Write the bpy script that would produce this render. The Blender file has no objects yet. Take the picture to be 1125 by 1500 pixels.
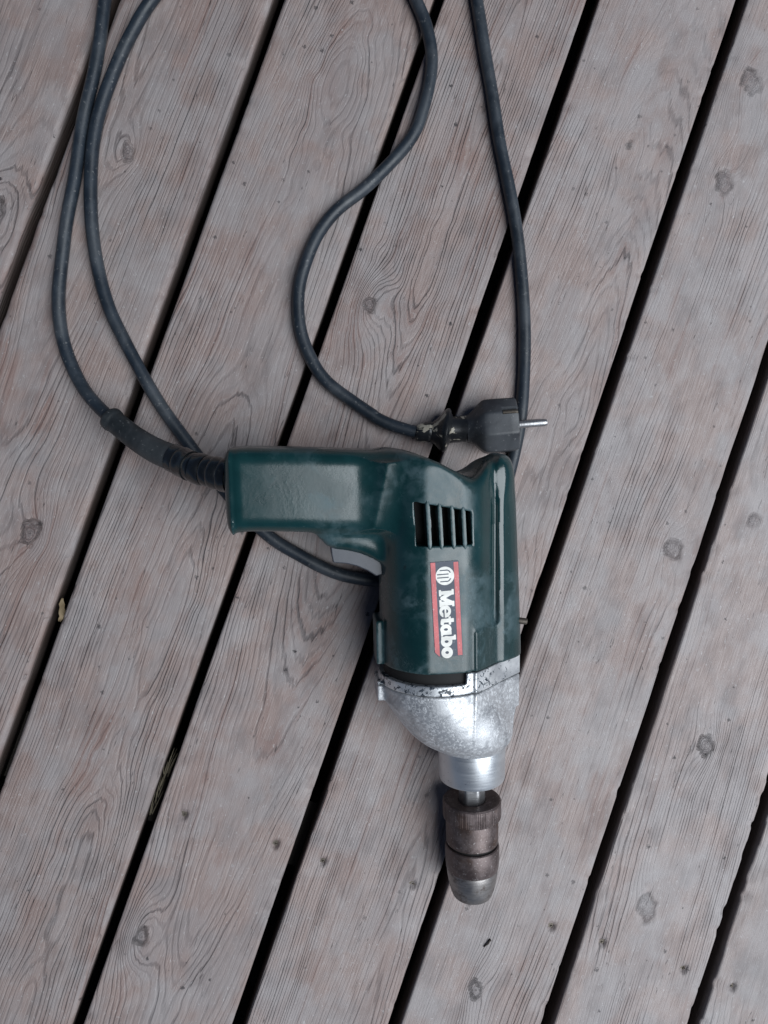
import bpy, bmesh, math, random
import numpy as np
from mathutils import Matrix, Vector

MM = 0.001
scene = bpy.context.scene
col = scene.collection
rng = random.Random(7)

# ------------------------------------------------------------------ camera
cam_data = bpy.data.cameras.new('camera')
cam_data.sensor_fit = 'VERTICAL'
cam_data.sensor_height = 36.0
cam_data.lens = 36.0 * 1127 / 1500
cam_data.clip_start = 0.01
cam_data.clip_end = 100
cam = bpy.data.objects.new('camera', cam_data)
col.objects.link(cam)
cam.matrix_world = (Matrix.Translation((0, 0, 0.515))
                    @ Matrix.Rotation(math.radians(-4.618), 4, 'Y')
                    @ Matrix.Rotation(math.radians(0.3237), 4, 'X'))
scene.camera = cam

# ------------------------------------------------------------------ light
SUN_ELEV, SUN_AZ = 57, 114        # azimuth clockwise from +Y
world = bpy.data.worlds.new('World')
scene.world = world
world.use_nodes = True
wn = world.node_tree
sky = wn.nodes.new('ShaderNodeTexSky')
sky.sky_type = 'NISHITA'
sky.sun_disc = False
sky.sun_elevation = math.radians(SUN_ELEV)
sky.sun_rotation = math.radians(SUN_AZ)
sky.dust_density = 0.6
sky.air_density = 0.45
sky.ozone_density = 1.0
bg = wn.nodes['Background']
bg.inputs['Strength'].default_value = 0.05
wn.links.new(sky.outputs[0], bg.inputs['Color'])
sun_data = bpy.data.lights.new('sun', 'SUN')
sun_data.energy = 5.0
sun_data.angle = math.radians(56)
sun_data.color = (0.90, 0.955, 1.0)
sun = bpy.data.objects.new('sun', sun_data)
col.objects.link(sun)
_e, _a = math.radians(SUN_ELEV), math.radians(SUN_AZ)
sdir = Vector((math.sin(_a) * math.cos(_e), math.cos(_a) * math.cos(_e), math.sin(_e)))
sun.rotation_euler = sdir.to_track_quat('Z', 'Y').to_euler()
sun.location = sdir * 3
vs = scene.view_settings
vs.view_transform = 'Standard'
vs.look = 'None'
vs.exposure = -0.30
vs.gamma = 1.0
vs.use_curve_mapping = False
scene.cycles.max_bounces = 6
scene.cycles.diffuse_bounces = 3
scene.cycles.glossy_bounces = 3


# ------------------------------------------------------------------ helpers
def tag(o, label=None, cat=None, group=None, kind=None):
    if label: o['label'] = label
    if cat: o['category'] = cat
    if group: o['group'] = group
    if kind: o['kind'] = kind
    return o


def link(name, me, mat=None, parent=None):
    o = bpy.data.objects.new(name, me)
    col.objects.link(o)
    if mat is not None and me is not None:
        me.materials.append(mat)
    if parent is not None:
        o.parent = parent
    return o


def mesh_np(name, verts, quads, smooth=True):
    """fast mesh from numpy arrays (quads only)"""
    me = bpy.data.meshes.new(name)
    verts = np.asarray(verts, np.float32); quads = np.asarray(quads, np.int32)
    me.vertices.add(len(verts))
    me.vertices.foreach_set('co', verts.ravel())
    n = len(quads)
    me.loops.add(n * 4)
    me.loops.foreach_set('vertex_index', quads.ravel())
    me.polygons.add(n)
    me.polygons.foreach_set('loop_start', np.arange(0, n * 4, 4, dtype=np.int32))
    me.update(calc_edges=True)
    me.validate()
    me.polygons.foreach_set('use_smooth', np.full(len(me.polygons), smooth))
    return me


def mesh_py(name, verts, faces, smooth=False):
    me = bpy.data.meshes.new(name)
    me.from_pydata([tuple(v) for v in verts], [], [tuple(f) for f in faces])
    me.update()
    if smooth:
        me.polygons.foreach_set('use_smooth', np.full(len(me.polygons), True))
    return me


def bevel(o, w, seg=3, smooth=True):
    m = o.modifiers.new('bevel', 'BEVEL')
    m.width = w; m.segments = seg; m.limit_method = 'ANGLE'; m.angle_limit = math.radians(30)
    if smooth:
        o.data.polygons.foreach_set('use_smooth', np.full(len(o.data.polygons), True))
        m.harden_normals = True
    return o


def ring_grid(rings, cap0=True, cap1=True):
    """rings: (R,N,3) closed in N -> verts, faces"""
    rings = np.asarray(rings, float)
    R, N, _ = rings.shape
    v = rings.reshape(-1, 3).tolist()
    f = []
    for i in range(R - 1):
        for j in range(N):
            k = (j + 1) % N
            f.append((i * N + j, i * N + k, (i + 1) * N + k, (i + 1) * N + j))
    if cap0: f.append(tuple(range(N - 1, -1, -1)))
    if cap1: f.append(tuple(range((R - 1) * N, R * N)))
    return v, f


def fix_normals(me):
    bm = bmesh.new(); bm.from_mesh(me)
    bmesh.ops.recalc_face_normals(bm, faces=bm.faces)
    bm.to_mesh(me); bm.free()


def auto_smooth(me, deg=35):
    bm = bmesh.new(); bm.from_mesh(me)
    bmesh.ops.recalc_face_normals(bm, faces=bm.faces)
    for e in bm.edges:
        if len(e.link_faces) == 2:
            e.smooth = e.calc_face_angle(0) < math.radians(deg)
    for f in bm.faces: f.smooth = True
    bm.to_mesh(me); bm.free()


def lathe(name, prof, mat, parent, n=72, axis_off=(0, 0), rfun=None, deg=35):
    """profile [(a, r)] turned about the local a axis (X of the drill frame)"""
    rings = []
    th = np.linspace(0, 2 * np.pi, n, endpoint=False)
    for i, (a, r) in enumerate(prof):
        rr = np.full(n, r) if rfun is None else rfun(i, a, r, th)
        rings.append(np.stack([np.full(n, a), axis_off[0] + rr * np.cos(th), axis_off[1] + rr * np.sin(th)], 1))
    v, f = ring_grid(rings)
    me = mesh_py(name, np.array(v) * MM, f)
    auto_smooth(me, deg)
    return link(name, me, mat, parent)


def catmull(pts, step):
    pts = np.asarray(pts, float)
    P = np.vstack([2 * pts[0] - pts[1], pts, 2 * pts[-1] - pts[-2]])
    out = []
    for i in range(1, len(P) - 2):
        p0, p1, p2, p3 = P[i - 1:i + 3]
        n = max(2, int(np.linalg.norm(p2 - p1) / step))
        for t in np.linspace(0, 1, n, endpoint=False):
            out.append(0.5 * ((2 * p1) + (-p0 + p2) * t + (2 * p0 - 5 * p1 + 4 * p2 - p3) * t * t
                              + (-p0 + 3 * p1 - 3 * p2 + p3) * t ** 3))
    out.append(P[-2])
    return np.array(out)


def smooth_path(p, it):
    p = p.copy()
    for _ in range(it):
        p[1:-1] = 0.25 * p[:-2] + 0.5 * p[1:-1] + 0.25 * p[2:]
    return p


def tube_mesh(name, path, radii, n=20, scale=MM):
    path = np.asarray(path, float)
    T = np.gradient(path, axis=0); T /= np.linalg.norm(T, axis=1)[:, None]
    up = np.array([0, 0, 1.0])
    th = np.linspace(0, 2 * np.pi, n, endpoint=False)
    rings = []
    radii = np.broadcast_to(np.asarray(radii, float), (len(path),))
    for p, t, r in zip(path, T, radii):
        s = np.cross(t, up); s /= np.linalg.norm(s)
        u = np.cross(s, t)
        rings.append(p + r * (np.cos(th)[:, None] * s + np.sin(th)[:, None] * u))
    v, f = ring_grid(rings)
    me = mesh_py(name, np.array(v) * scale, f)
    auto_smooth(me, 50)
    return me


def vnoise(x, y, seed=0):
    """smooth 2-D value noise in 0..1"""
    xi = np.floor(x).astype(np.int64); yi = np.floor(y).astype(np.int64)
    fx = x - xi; fy = y - yi
    fx = fx * fx * fx * (fx * (fx * 6 - 15) + 10); fy = fy * fy * fy * (fy * (fy * 6 - 15) + 10)

    def h(i, j):
        n = (i * 374761393 + j * 668265263 + seed * 1442695041) & 0xffffffff
        n = ((n ^ (n >> 13)) * 1274126177) & 0xffffffff
        return ((n ^ (n >> 16)) & 0xffff) / 65535.0
    a = h(xi, yi); b = h(xi + 1, yi); c = h(xi, yi + 1); d = h(xi + 1, yi + 1)
    return (a * (1 - fx) + b * fx) * (1 - fy) + (c * (1 - fx) + d * fx) * fy


def fbm(x, y, seed, oct=4, gain=0.55):
    v = 0; a = 1; t = 0
    for i in range(oct):
        v = v + a * vnoise(x * 2 ** i + 13.7 * i, y * 2 ** i + 7.1 * i, seed + 31 * i); t += a; a *= gain
    return (v / t - 0.5) * 1.15 + 0.5


def surface_nets(F, org, h):
    """dual mesh of the zero level of F (negative inside); returns verts (mm), quads, normals"""
    ins = F < 0
    nx, ny, nz = F.shape
    cnt = np.zeros((nx - 1, ny - 1, nz - 1), np.int8)
    for i in (0, 1):
        for j in (0, 1):
            for k in (0, 1):
                cnt += ins[i:nx - 1 + i, j:ny - 1 + j, k:nz - 1 + k]
    act = (cnt > 0) & (cnt < 8)
    idx = np.full(act.shape, -1, np.int64)
    cells = np.argwhere(act)
    idx[act] = np.arange(len(cells))
    pos = np.zeros((len(cells), 3)); num = np.zeros(len(cells))
    corners = [(i, j, k) for i in (0, 1) for j in (0, 1) for k in (0, 1)]
    cx, cy, cz = cells.T
    for c0 in corners:
        for ax in range(3):
            if c0[ax]: continue
            c1 = list(c0); c1[ax] = 1
            f0 = F[cx + c0[0], cy + c0[1], cz + c0[2]]; f1 = F[cx + c1[0], cy + c1[1], cz + c1[2]]
            m = (f0 < 0) != (f1 < 0)
            t = np.where(m, f0 / np.where(m, f0 - f1, 1), 0)
            p = np.tile(np.array(c0, float), (len(cells), 1)); p[:, ax] += t
            pos[m] += p[m]; num[m] += 1
    pos = cells + pos / num[:, None]
    quads = []
    for ax in range(3):
        o = [a for a in range(3) if a != ax]
        sl0 = [slice(1, -1)] * 3; sl0[ax] = slice(0, -1)
        sl1 = [slice(1, -1)] * 3; sl1[ax] = slice(1, None)
        s0 = ins[tuple(sl0)]; s1 = ins[tuple(sl1)]
        e = np.argwhere(s0 != s1)
        flip = s0[s0 != s1]
        base = e.copy(); base[:, o[0]] += 1; base[:, o[1]] += 1

        def at(d0, d1):
            q = base.copy(); q[:, o[0]] -= d0; q[:, o[1]] -= d1
            return idx[q[:, 0], q[:, 1], q[:, 2]]
        q = np.stack([at(1, 1), at(0, 1), at(0, 0), at(1, 0)], 1)
        if ax == 1: flip = ~flip
        q[~flip] = q[~flip][:, ::-1]
        quads.append(q)
    quads = np.vstack(quads)
    # normals: gradient of F, trilinear
    g = np.stack(np.gradient(F), -1)
    i0 = np.clip(np.floor(pos).astype(int), 0, np.array(F.shape) - 2); fr = pos - i0
    nrm = np.zeros_like(pos)
    for c in corners:
        w = np.prod(np.where(np.array(c), fr, 1 - fr), axis=1)
        nrm += w[:, None] * g[i0[:, 0] + c[0], i0[:, 1] + c[1], i0[:, 2] + c[2]]
    nrm /= np.linalg.norm(nrm, axis=1)[:, None] + 1e-9
    return org + pos * h, quads, nrm


def sdf_object(name, fn, lo, hi, h, mat, parent):
    ax = [np.arange(l, u + h, h, dtype=np.float32) for l, u in zip(lo, hi)]
    a, b, c = np.meshgrid(*ax, indexing='ij', sparse=True)
    F = fn(a, b, c)
    F = np.broadcast_to(F, tuple(len(x) for x in ax)).astype(np.float64)
    v, q, n = surface_nets(F, np.array(lo, float), h)
    me = mesh_np(name, v * MM, q)
    if len(me.vertices) == len(n):
        me.normals_split_custom_set_from_vertices(n.tolist())
    return link(name, me, mat, parent)


def smin(a, b, k):
    h = np.maximum(k - np.abs(a - b), 0) / k
    return np.minimum(a, b) - h * h * k * 0.25


def smax(a, b, k):
    return -smin(-a, -b, k)


def rbox(x, y, z, hx, hy, hz, r):
    qx = np.abs(x) - (hx - r); qy = np.abs(y) - (hy - r); qz = np.abs(z) - (hz - r)
    return (np.sqrt(np.maximum(qx, 0) ** 2 + np.maximum(qy, 0) ** 2 + np.maximum(qz, 0) ** 2)
            + np.minimum(np.maximum(qx, np.maximum(qy, qz)), 0) - r)


def poly_sdf(x, y, pts):
    pts = np.asarray(pts, float)
    x = x + 0 * y; y = y + 0 * x
    d = np.full(x.shape, 1e9); inside = np.zeros(x.shape, bool)
    for (x0, y0), (x1, y1) in zip(pts, np.roll(pts, -1, axis=0)):
        ex, ey = x1 - x0, y1 - y0
        t = np.clip(((x - x0) * ex + (y - y0) * ey) / (ex * ex + ey * ey + 1e-12), 0, 1)
        d = np.minimum(d, (x - x0 - t * ex) ** 2 + (y - y0 - t * ey) ** 2)
        c = ((y0 <= y) != (y1 <= y))
        with np.errstate(divide='ignore', invalid='ignore'):
            xi = x0 + (y - y0) * ex / (ey if ey else 1e-12)
        inside ^= c & (x < xi)
    d = np.sqrt(d)
    return np.where(inside, -d, d)


def chaikin(p):
    p = np.asarray(p, float); q = np.roll(p, -1, axis=0)
    return np.stack([0.75 * p + 0.25 * q, 0.25 * p + 0.75 * q], 1).reshape(-1, 2)


# ------------------------------------------------------------------ materials
class NT:
    """thin wrapper for building node trees"""
    def __init__(self, name):
        self.mat = bpy.data.materials.new(name)
        self.mat.use_nodes = True
        self.t = self.mat.node_tree
        self.n = self.t.nodes; self.l = self.t.links
        self.bsdf = self.n['Principled BSDF']

    def set(self, sock, v):
        if isinstance(v, bpy.types.NodeSocket): self.l.new(v, sock)
        elif isinstance(v, (tuple, list)) and sock.type == 'RGBA' and len(v) == 3: sock.default_value = (*v, 1)
        else: sock.default_value = v

    def p(self, **k):
        for a, v in k.items(): self.set(self.bsdf.inputs[a.replace('_', ' ')], v)

    def math(self, op, a, b=0.0, c=0.0, clamp=False):
        n = self.n.new('ShaderNodeMath'); n.operation = op; n.use_clamp = clamp
        for s, v in zip(n.inputs, (a, b, c)): self.set(s, v)
        return n.outputs[0]

    def mul(self, a, b): return self.math('MULTIPLY', a, b)
    def add(self, a, b): return self.math('ADD', a, b)

    def ramp(self, v, lo, hi, a=0.0, b=1.0, smooth=True):
        n = self.n.new('ShaderNodeMapRange'); n.interpolation_type = 'SMOOTHSTEP' if smooth else 'LINEAR'
        n.clamp = True
        for s, x in zip(n.inputs[:5], (v, lo, hi, a, b)): self.set(s, x)
        return n.outputs[0]

    def mix(self, f, a, b, mode='MIX'):
        n = self.n.new('ShaderNodeMix'); n.data_type = 'RGBA'; n.blend_type = mode
        n.clamp_factor = True
        self.set(n.inputs[0], f); self.set(n.inputs[6], a); self.set(n.inputs[7], b)
        return n.outputs[2]

    def attr(self, name, out='Fac'):
        n = self.n.new('ShaderNodeAttribute'); n.attribute_name = name
        return n.outputs[out]

    def coord(self, out='Object'):
        return self.n.new('ShaderNodeTexCoord').outputs[out]

    def vmap(self, v, scale=(1, 1, 1), loc=(0, 0, 0)):
        n = self.n.new('ShaderNodeMapping'); self.set(n.inputs['Vector'], v)
        n.inputs['Scale'].default_value = scale; n.inputs['Location'].default_value = loc
        return n.outputs[0]

    def noise(self, v, scale, detail=3, rough=0.55, dist=0.0, out=0):
        n = self.n.new('ShaderNodeTexNoise'); self.set(n.inputs['Vector'], v)
        n.inputs['Scale'].default_value = scale; n.inputs['Detail'].default_value = detail
        n.inputs['Roughness'].default_value = rough; n.inputs['Distortion'].default_value = dist
        return n.outputs[out]

    def voro(self, v, scale, out='Distance', feature='F1', rand=1.0):
        n = self.n.new('ShaderNodeTexVoronoi'); n.feature = feature; self.set(n.inputs['Vector'], v)
        n.inputs['Scale'].default_value = scale; n.inputs['Randomness'].default_value = rand
        return n.outputs[out], n

    def bump(self, h, strength=0.5, dist=0.001, normal=None):
        n = self.n.new('ShaderNodeBump'); self.set(n.inputs['Height'], h)
        n.inputs['Strength'].default_value = strength; n.inputs['Distance'].default_value = dist
        if normal is not None: self.l.new(normal, n.inputs['Normal'])
        return n.outputs[0]


def wood_material():
    m = NT('weathered_wood')
    # pco: plank coordinates in mm (across, along, plank seed)
    pco = m.attr('pco', 'Vector')
    ring = m.attr('ring')
    knot = m.attr('knot')
    worn = m.attr('worn')
    redm = m.attr('red')
    falloff_tone = m.attr('falloff_tone')
    blot = m.attr('blot'); blot2 = m.attr('blot2'); redz = m.attr('redz'); cl = m.attr('cloud'); crm = m.attr('crackmask')
    fib = m.noise(m.vmap(pco, (2.0, 0.045, 1)), 1.0, 4, 0.68)     # fibres running along the plank
    fine = m.noise(m.vmap(pco, (1.7, 0.9, 3)), 1.0, 2, 0.6)
    jit = m.noise(m.vmap(pco, (0.35, 0.03, 5)), 1.0, 1, 0.5)
    # growth rings
    r = m.add(ring, m.mul(m.math('SUBTRACT', jit, 0.5), 0.8))
    fr = m.math('FRACT', r)
    tri = m.math('ABSOLUTE', m.math('SUBTRACT', fr, 0.55))
    line = m.ramp(tri, 0.04, 0.26, 1.0, 0.0)                 # dark groove of each ring
    rid = m.n.new('ShaderNodeTexWhiteNoise'); rid.noise_dimensions = '1D'
    m.set(rid.inputs['W'], m.math('FLOOR', m.add(r, 0.05)))
    rv = rid.outputs['Value']
    amp = m.mul(m.ramp(blot2, 0.20, 0.70, 0.55, 1.0), m.math('SUBTRACT', 1.0, worn))
    amp = m.mul(m.mul(amp, m.add(0.24, m.mul(m.math('POWER', rv, 1.3), 1.1))), m.ramp(fib, 0.25, 0.6, 0.55, 1.1))
    groove = m.mul(line, amp)
    base = m.mix(m.ramp(fib, 0.34, 0.66), (0.222, 0.164, 0.148), (0.334, 0.268, 0.249))
    base = m.mix(m.ramp(blot, 0.25, 0.75), base, m.mix(0.6, base, (0.262, 0.244, 0.246)))
    # remains of an old red-brown stain, kept between some of the rings
    redf = m.mul(m.mul(m.ramp(redz, 0.46, 0.74), m.add(0.22, m.mul(m.ramp(rv, 0.55, 0.9), 0.6))), redm)
    base = m.mix(redf, base, (0.215, 0.138, 0.120))
    base = m.mix(m.mul(groove, 0.58), base, (0.080, 0.064, 0.064))
    base = m.mix(m.mul(knot, m.ramp(fine, 0.35, 0.6, 0.20, 0.9)), base, (0.115, 0.095, 0.095))
    base = m.mix(m.mul(m.attr('kedge'), 0.65), base, (0.060, 0.045, 0.043))
    # cloudy dirt / bleached patches
    base = m.mix(m.mul(m.ramp(m.add(blot2, m.mul(fine, 0.2)), 0.60, 0.95), 0.26), base, (0.125, 0.113, 0.114))
    base = m.mix(m.mul(m.ramp(m.add(cl, m.mul(fine, 0.2)), 0.50, 0.85), 0.32), base, (0.345, 0.330, 0.332))
    # small pale scuffs
    sc = m.noise(m.vmap(pco, (0.60, 0.34, 13)), 1.0, 4, 0.7, 0.8)
    base = m.mix(m.mul(m.ramp(sc, 0.605, 0.685), 0.62), base, (0.43, 0.41, 0.405))
    # dark pin specks
    vd, vn = m.voro(m.vmap(pco, (0.078, 0.078, 17)), 1.0)
    sel = m.n.new('ShaderNodeSeparateColor'); m.l.new(vn.outputs['Color'], sel.inputs[0])
    rad = m.add(0.040, m.mul(m.math('POWER', sel.outputs[1], 2.0), 0.07))
    spk = m.mul(m.math('LESS_THAN', sel.outputs[0], 0.8), m.ramp(m.math('SUBTRACT', vd, m.mul(rad, m.ramp(fine, 0.3, 0.7, 0.5, 1.5))), -0.015, 0.02, 1.0, 0.0))
    base = m.mix(m.mul(spk, m.add(0.45, m.mul(sel.outputs[2], 0.5))), base, (0.030, 0.026, 0.028))
    # drying cracks along the grain
    cr = m.noise(m.vmap(pco, (0.20, 0.0060, 23)), 1.0, 2, 0.5)
    crl = m.ramp(m.math('ABSOLUTE', m.math('SUBTRACT', cr, 0.5)), 0.0010, 0.0040, 1.0, 0.0)
    crk = m.mul(crl, m.ramp(crm, 0.50, 0.56))
    base = m.mix(m.mul(crk, 0.75), base, (0.045, 0.036, 0.036))
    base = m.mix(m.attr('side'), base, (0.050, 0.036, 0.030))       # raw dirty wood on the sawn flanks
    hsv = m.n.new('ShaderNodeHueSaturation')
    m.set(hsv.inputs['Color'], base); m.set(hsv.inputs['Value'], falloff_tone); m.set(hsv.inputs['Saturation'], m.attr('sat'))
    hgt = m.add(m.mul(groove, -1.0), m.add(m.mul(fib, 0.55), m.mul(fine, 0.30)))
    m.p(Base_Color=hsv.outputs[0], Roughness=m.ramp(blot2, 0.3, 0.7, 0.50, 0.68), Specular_IOR_Level=0.45)
    m.p(Normal=m.bump(hgt, 1.0, 0.0005))
    return m.mat


def soil_material():
    m = NT('dark_soil')
    n = m.noise(m.coord(), 60, 5)
    m.p(Base_Color=m.mix(n, (0.012, 0.010, 0.008), (0.035, 0.028, 0.022)), Roughness=0.95, Normal=m.bump(n, 0.8, 0.01))
    return m.mat


def joist_material():
    m = NT('joist_wood')
    n = m.noise(m.vmap(m.coord(), (3, 60, 60)), 1, 4)
    m.p(Base_Color=m.mix(n, (0.018, 0.014, 0.011), (0.040, 0.032, 0.026)), Roughness=0.85)
    return m.mat


def plastic_material():
    m = NT('green_plastic')
    co = m.coord()
    n1 = m.noise(co, 55, 5, 0.65, 0.5)
    n2 = m.noise(co, 260, 4, 0.7)
    n3 = m.noise(m.vmap(co, (1, 1, 1), (3, 1, 2)), 18, 4, 0.6, 0.4)
    base = m.mix(m.ramp(n1, 0.3, 0.7), (0.0034, 0.0235, 0.0250), (0.0056, 0.032, 0.034))
    # chalky haze of wear and dust, plus patchy bluish sheen painted into the colour
    haze = m.mul(m.mul(m.ramp(n3, 0.40, 0.60), m.ramp(n1, 0.44, 0.56)), m.ramp(n2, 0.35, 0.60, 0.45, 1.0))
    base = m.mix(m.mul(haze, 0.55), base, (0.070, 0.118, 0.135))
    pt = m.n.new('ShaderNodeNewGeometry').outputs['Pointiness']
    edge = m.mul(m.ramp(pt, 0.515, 0.56), m.ramp(n2, 0.42, 0.62))
    base = m.mix(m.mul(edge, 0.35), base, (0.12, 0.19, 0.20))
    # specks of dust and nicks
    vd, vn = m.voro(m.vmap(co, (1, 1.5, 1)), 420)
    s = m.n.new('ShaderNodeSeparateColor'); m.l.new(vn.outputs['Color'], s.inputs[0])
    spk = m.mul(m.math('LESS_THAN', s.outputs[0], 0.06), m.mul(m.ramp(vd, 0.06, 0.24, 1.0, 0.0), m.mul(s.outputs[1], m.ramp(n2, 0.40, 0.55))))
    base = m.mix(m.mul(spk, 0.55), base, (0.22, 0.25, 0.25))
    # scratches
    w = m.noise(m.vmap(co, (260, 900, 400)), 1.0, 2, 0.5, 0.8)
    scr = m.mul(m.ramp(m.math('ABSOLUTE', m.math('SUBTRACT', w, 0.5)), 0.004, 0.02, 1.0, 0.0), m.ramp(n3, 0.50, 0.60))
    base = m.mix(m.mul(scr, 0.40), base, (0.15, 0.20, 0.21))
    # grime marks
    g = m.noise(m.vmap(co, (1, 1, 1), (9, 4, 1)), 34, 5, 0.7, 0.6)
    base = m.mix(m.mul(m.ramp(g, 0.64, 0.74), 0.7), base, (0.008, 0.012, 0.012))
    rough = m.add(m.ramp(n3, 0.35, 0.65, 0.20, 0.40), m.mul(haze, 0.16))
    hgt = m.add(m.mul(n2, 0.25), m.mul(n1, 0.6))
    m.p(Base_Color=base, Roughness=rough, Specular_IOR_Level=0.68, Normal=m.bump(hgt, 0.28, 0.0006))
    return m.mat


def alu_material(scuffed=True):
    m = NT('cast_aluminium' if scuffed else 'turned_aluminium')
    co = m.coord()
    n1 = m.noise(co, 560, 4, 0.72, 0.6)
    n2 = m.noise(co, 800, 3, 0.7)
    n3 = m.noise(co, 45, 3, 0.6, 0.4)
    if scuffed:
        base = m.mix(m.ramp(n3, 0.3, 0.7), (0.50, 0.51, 0.525), (0.60, 0.61, 0.625))
        flake = m.mul(m.ramp(n1, 0.52, 0.60), m.ramp(n3, 0.40, 0.58, 0.08, 1.0))
        base = m.mix(m.mul(flake, 0.65), base, (0.80, 0.82, 0.84))
        gr = m.noise(m.vmap(co, (1, 1, 1), (2, 8, 3)), 60, 5, 0.7, 0.7)
        base = m.mix(m.mul(m.ramp(gr, 0.48, 0.66), 0.55), base, (0.20, 0.21, 0.23))
        pit = m.mul(m.ramp(n2, 0.62, 0.70), 0.35)
        base = m.mix(pit, base, (0.16, 0.17, 0.18))
        m.p(Base_Color=base, Metallic=m.ramp(n1, 0.5, 0.57, 0.70, 0.45), Roughness=m.ramp(n1, 0.48, 0.58, 0.46, 0.58),
            Normal=m.bump(m.add(m.mul(flake, 0.6), m.mul(n2, 0.5)), 0.35, 0.0005))
    else:
        br = m.noise(m.vmap(co, (900, 40, 40)), 1.0, 3, 0.6)
        base = m.mix(m.ramp(n3, 0.3, 0.7), (0.52, 0.54, 0.56), (0.64, 0.66, 0.68))
        pit = m.ramp(n1, 0.62, 0.68)
        base = m.mix(m.mul(pit, 0.75), base, (0.20, 0.22, 0.26))
        m.p(Base_Color=base, Metallic=0.85, Roughness=m.ramp(br, 0.3, 0.7, 0.33, 0.44),
            Normal=m.bump(m.add(br, m.mul(pit, -1.0)), 0.12, 0.0003))
    return m.mat


def chipped_rim_material():
    m = NT('chipped_paint_rim')
    co = m.coord()
    n1 = m.noise(co, 260, 5, 0.75, 0.4)
    sep = m.n.new('ShaderNodeSeparateXYZ'); m.l.new(co, sep.inputs[0])
    side = m.ramp(sep.outputs[1], -0.014, -0.006)          # more dark residue right of the barrel
    th = m.ramp(side, 0, 1, 0.60, 0.53, smooth=False)
    dark = m.ramp(m.math('SUBTRACT', n1, th), 0.0, 0.025)
    n3 = m.noise(co, 70, 3, 0.6)
    base = m.mix(m.ramp(n3, 0.35, 0.65), (0.50, 0.52, 0.54), (0.80, 0.82, 0.83))
    base = m.mix(dark, base, (0.022, 0.032, 0.045))
    m.p(Base_Color=base, Metallic=m.ramp(dark, 0, 1, 0.7, 0.0), Roughness=0.42, Normal=m.bump(dark, 0.3, 0.0004))
    return m.mat


def chuck_material():
    m = NT('browned_steel')
    co = m.coord()
    n1 = m.noise(co, 120, 5, 0.65, 0.4)
    n2 = m.noise(co, 700, 3, 0.7)
    base = m.mix(m.ramp(n1, 0.32, 0.68), (0.080, 0.060, 0.057), (0.165, 0.132, 0.128))
    base = m.mix(m.ramp(n2, 0.60, 0.72), base, (0.40, 0.37, 0.36))
    rust = m.noise(co, 50, 4, 0.6)
    base = m.mix(m.mul(m.ramp(rust, 0.55, 0.7), 0.5), base, (0.10, 0.055, 0.035))
    m.p(Base_Color=base, Metallic=0.65, Roughness=m.ramp(n1, 0.3, 0.7, 0.40, 0.55), Normal=m.bump(m.add(n2, n1), 0.25, 0.0004))
    return m.mat


def steel_material(name='bare_steel', rust=0.25, base=(0.42, 0.42, 0.43), rough=0.32):
    m = NT(name)
    co = m.coord()
    n1 = m.noise(m.vmap(co, (1400, 120, 120)), 1, 3, 0.6)
    n2 = m.noise(co, 140, 5, 0.7)
    c = m.mix(m.ramp(n1, 0.3, 0.7), tuple(x * 0.75 for x in base), base)
    c = m.mix(m.mul(m.ramp(n2, 0.5, 0.68), rust), c, (0.07, 0.05, 0.042))
    m.p(Base_Color=c, Metallic=0.92, Roughness=m.ramp(n2, 0.3, 0.7, rough, rough + 0.16), Normal=m.bump(n1, 0.15, 0.0003))
    return m.mat


def rubber_material(name, base, rough, dust=0.3, splash=0.0, spec=0.45):
    m = NT(name)
    co = m.coord()
    n1 = m.noise(co, 90, 4, 0.65)
    n2 = m.noise(co, 420, 3, 0.7)
    n3 = m.noise(co, 28, 4, 0.6, 0.5)
    c = m.mix(m.ramp(n1, 0.3, 0.7), tuple(x * 0.8 for x in base), tuple(x * 1.25 for x in base))
    c = m.mix(m.mul(m.ramp(n3, 0.42, 0.68), dust), c, (0.13, 0.14, 0.15))
    c = m.mix(m.mul(m.ramp(n2, 0.62, 0.70), 0.6 * min(1, dust * 3)), c, (0.22, 0.22, 0.22))
    if splash:
        s = m.noise(m.vmap(co, (1, 1, 1), (5, 2, 7)), 85, 4, 0.62, 0.8)
        sp = m.ramp(s, 0.62 - splash, 0.655 - splash)
        c = m.mix(m.mul(sp, 0.9), c, (0.36, 0.33, 0.27))
    m.p(Base_Color=c, Roughness=m.ramp(n1, 0.3, 0.7, rough, rough + 0.14), Specular_IOR_Level=spec,
        Normal=m.bump(m.add(m.mul(n2, 0.4), n1), 0.22, 0.0005))
    return m.mat


def badge_material(name, base, wear_col, wear):
    m = NT(name)
    co = m.coord()
    n = m.noise(m.vmap(co, (500, 900, 500)), 1, 4, 0.75, 0.6)
    n2 = m.noise(co, 120, 3, 0.6)
    f = m.mul(m.ramp(n, 0.60, 0.67), m.ramp(n2, 0.40, 0.6, 0.35, 1.0))
    b = m.mix(m.ramp(n2, 0.3, 0.7), tuple(x * 0.85 for x in base), tuple(min(1, x * 1.12) for x in base))
    m.p(Base_Color=m.mix(m.mul(f, wear), b, wear_col), Roughness=0.42, Specular_IOR_Level=0.4)
    return m.mat


def flat_material(name, c, rough=0.6, metal=0.0):
    m = NT(name)
    n = m.noise(m.coord(), 150, 4, 0.6)
    m.p(Base_Color=m.mix(n, tuple(x * 0.75 for x in c), tuple(min(1, x * 1.2) for x in c)), Roughness=rough, Metallic=metal,
        Normal=m.bump(n, 0.15, 0.0005))
    return m.mat


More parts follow.
